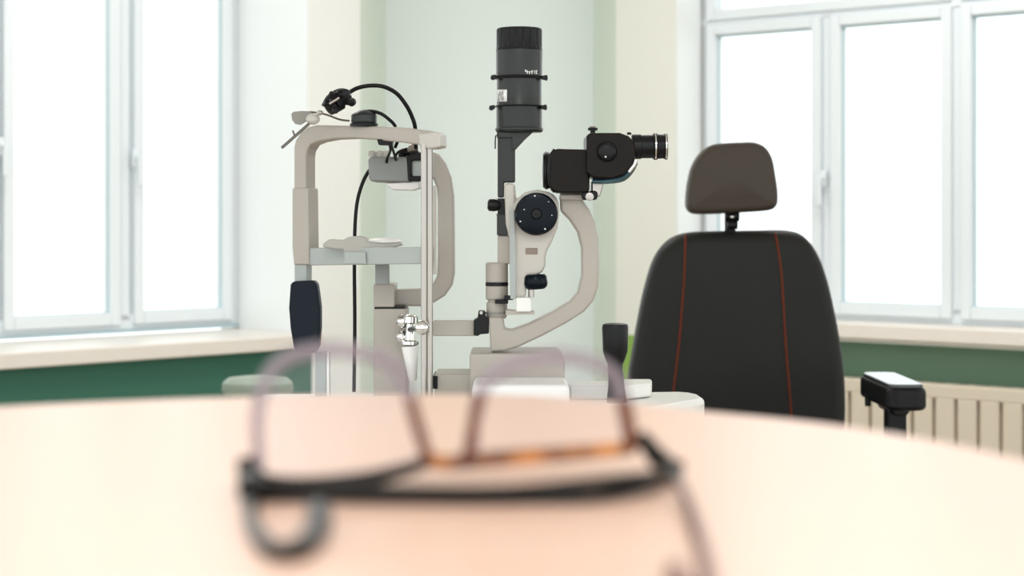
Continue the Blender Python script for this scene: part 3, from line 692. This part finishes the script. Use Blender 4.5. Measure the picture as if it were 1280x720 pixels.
# seat, pedestal and base (below the table edge)
seat = [Vector((x, 3.72, 0)) for x in (0, 1)]
sm = MB().extr([Vector((x, y, .44)) for x, y in rrect(.24, .76, 3.62, 4.20, .09)], (0, 0, .10))
link('seat', sm, M['leather'], ch, bevel=.03, seg=4)
link('back_support', MB().b2((.44, CD+.06, .40), (.56, CD+.115, .75)), M['black'], ch, bevel=.008)
link('seat_frame', MB().b2((.30, 3.70, .40), (.70, CD+.10, .44)), M['black'], ch, bevel=.006)
link('pedestal', MB().lathe([(0, .06), (.03, .045), (.12, .04), (.13, .03), (.34, .03), (.36, .07)], (.5, 3.95, .04)), M['steel'], ch)
link('base', MB().lathe([(0, .26), (.015, .26), (.035, .22), (.045, .06)], (.5, 3.95, 0), n=64), M['black'], ch)
def armrest(xc, zt, label=None):
    x0, x1 = xc-.040, xc+.040
    P = [Vector((x, y, zt-.050)) for x, y in rrect(x0, x1, 3.74, 4.06, .028, 8)]
    a = link('armrest', MB().extr(P, (0, 0, .046)), M['black'], ch, bevel=.010, seg=4)
    P = [Vector((x, y, zt-.006)) for x, y in rrect(x0+.005, x1-.005, 3.747, 4.053, .025, 8)]
    link('pad', MB().extr(P, (0, 0, .008)), M['padtop'], a, bevel=.003, seg=3)
    link('under_bracket', MB().extr([Vector((x0+.01, 3.80, zt-.036)), Vector((x0+.025, 3.80, zt-.065)), Vector((x1-.03, 3.80, zt-.065)), Vector((x1-.01, 3.80, zt-.036))], (0, .16, 0)), M['black'], a, bevel=.004)
    link('release_button', MB().cyl((x0+.004, 3.97, zt-.062), (x0+.004, 3.97, zt-.036), .0065), M['black'], a, bevel=.001)
    link('armrest_post', MB().b2((xc-.022, 3.83, .42), (xc+.016, 3.88, zt-.05)), M['black'], a, bevel=.005)
    s = 1 if xc > .5 else -1
    link('armrest_bracket', MB().b2((xc-.02*s, 3.82, .40), (.5+s*.18, 3.89, .425)), M['black'], a, bevel=.003)
armrest(.772, .719); armrest(.228, .690)

# ------------------------------------------------------------------ stool by the left wall
st = thing('stool', 'low pale grey-green padded stool in front of the dark green wall', 'stool', (W(318, 0, 5.2).x, 5.2, 0))
sx = W(322, 0, 5.2).x; sz = W(0, 470, 5.2).z
link('seat', MB().lathe([(0, .075), (.004, .088), (.02, .097), (.040, .094), (.052, .080), (.056, .05), (.057, .002)], (sx, 5.2, sz-.057), n=48), M['stool'], st)
link('pedestal', MB().lathe([(0, .03), (.02, .022), (sz-.12, .022), (sz-.10, .06)], (sx, 5.2, .045)), M['steel'], st)
link('base', MB().lathe([(0, .17), (.02, .17), (.04, .04)], (sx, 5.2, .005), n=48), M['black'], st)

# ------------------------------------------------------------------ light
sc = bpy.context.scene
wd = bpy.data.worlds.new('sky'); sc.world = wd; wd.use_nodes = True
bg = wd.node_tree.nodes['Background']; bg.inputs['Color'].default_value = (.955, 1.0, 1.0, 1); bg.inputs['Strength'].default_value = 1.3
def area(name, loc, rot, size, power, col=(1, 1, 1)):
    l = bpy.data.lights.new(name, 'AREA'); l.shape = 'RECTANGLE'; l.size, l.size_y = size; l.energy = power; l.color = col
    o = bpy.data.objects.new(name, l); C.objects.link(o); o.location = loc; o.rotation_euler = rot
    return o
area('fill_light', (-1.1, 6.0, HT-.05), (0, 0, 0), (1.2, 1.2), 24, (1, .985, .96))  # unseen fill lamp without a fixture, added to brighten the back walls
area('fill_light', (1.1, 6.0, HT-.05), (0, 0, 0), (1.2, 1.2), 24, (1, .985, .96))  # its twin on the right, likewise an added fill for the walls
area('fill_light', (0, -.9, HT-.05), (0, 0, 0), (1.2, .8), 27, (1, .98, .95))  # fill lamp added behind the camera to brighten the table top

# ------------------------------------------------------------------ camera
cam = bpy.data.cameras.new('camera'); co = bpy.data.objects.new('camera', cam); C.objects.link(co)
co.location = (0, 0, ZC); co.rotation_euler = (PI/2, 0, 0)
cam.sensor_width = 36; cam.lens = F/1280*36; cam.shift_y = -(360-HY)/1280
cam.clip_start = .02; cam.clip_end = 100
cam.dof.use_dof = True; cam.dof.focus_distance = 2.62; cam.dof.aperture_fstop = cam.lens/1000/.0088
sc.camera = co
sc.view_settings.view_transform = 'Standard'; sc.view_settings.look = 'None'; sc.view_settings.gamma = 1
sc.view_settings.use_curve_mapping = False; sc.view_settings.exposure = 0.5
sc.cycles.use_denoising = True
sc.cycles.max_bounces = 10; sc.cycles.transparent_max_bounces = 16
for o in bpy.data.objects:
    if '_o' in o: del o['_o']
    if '_z' in o: del o['_z']
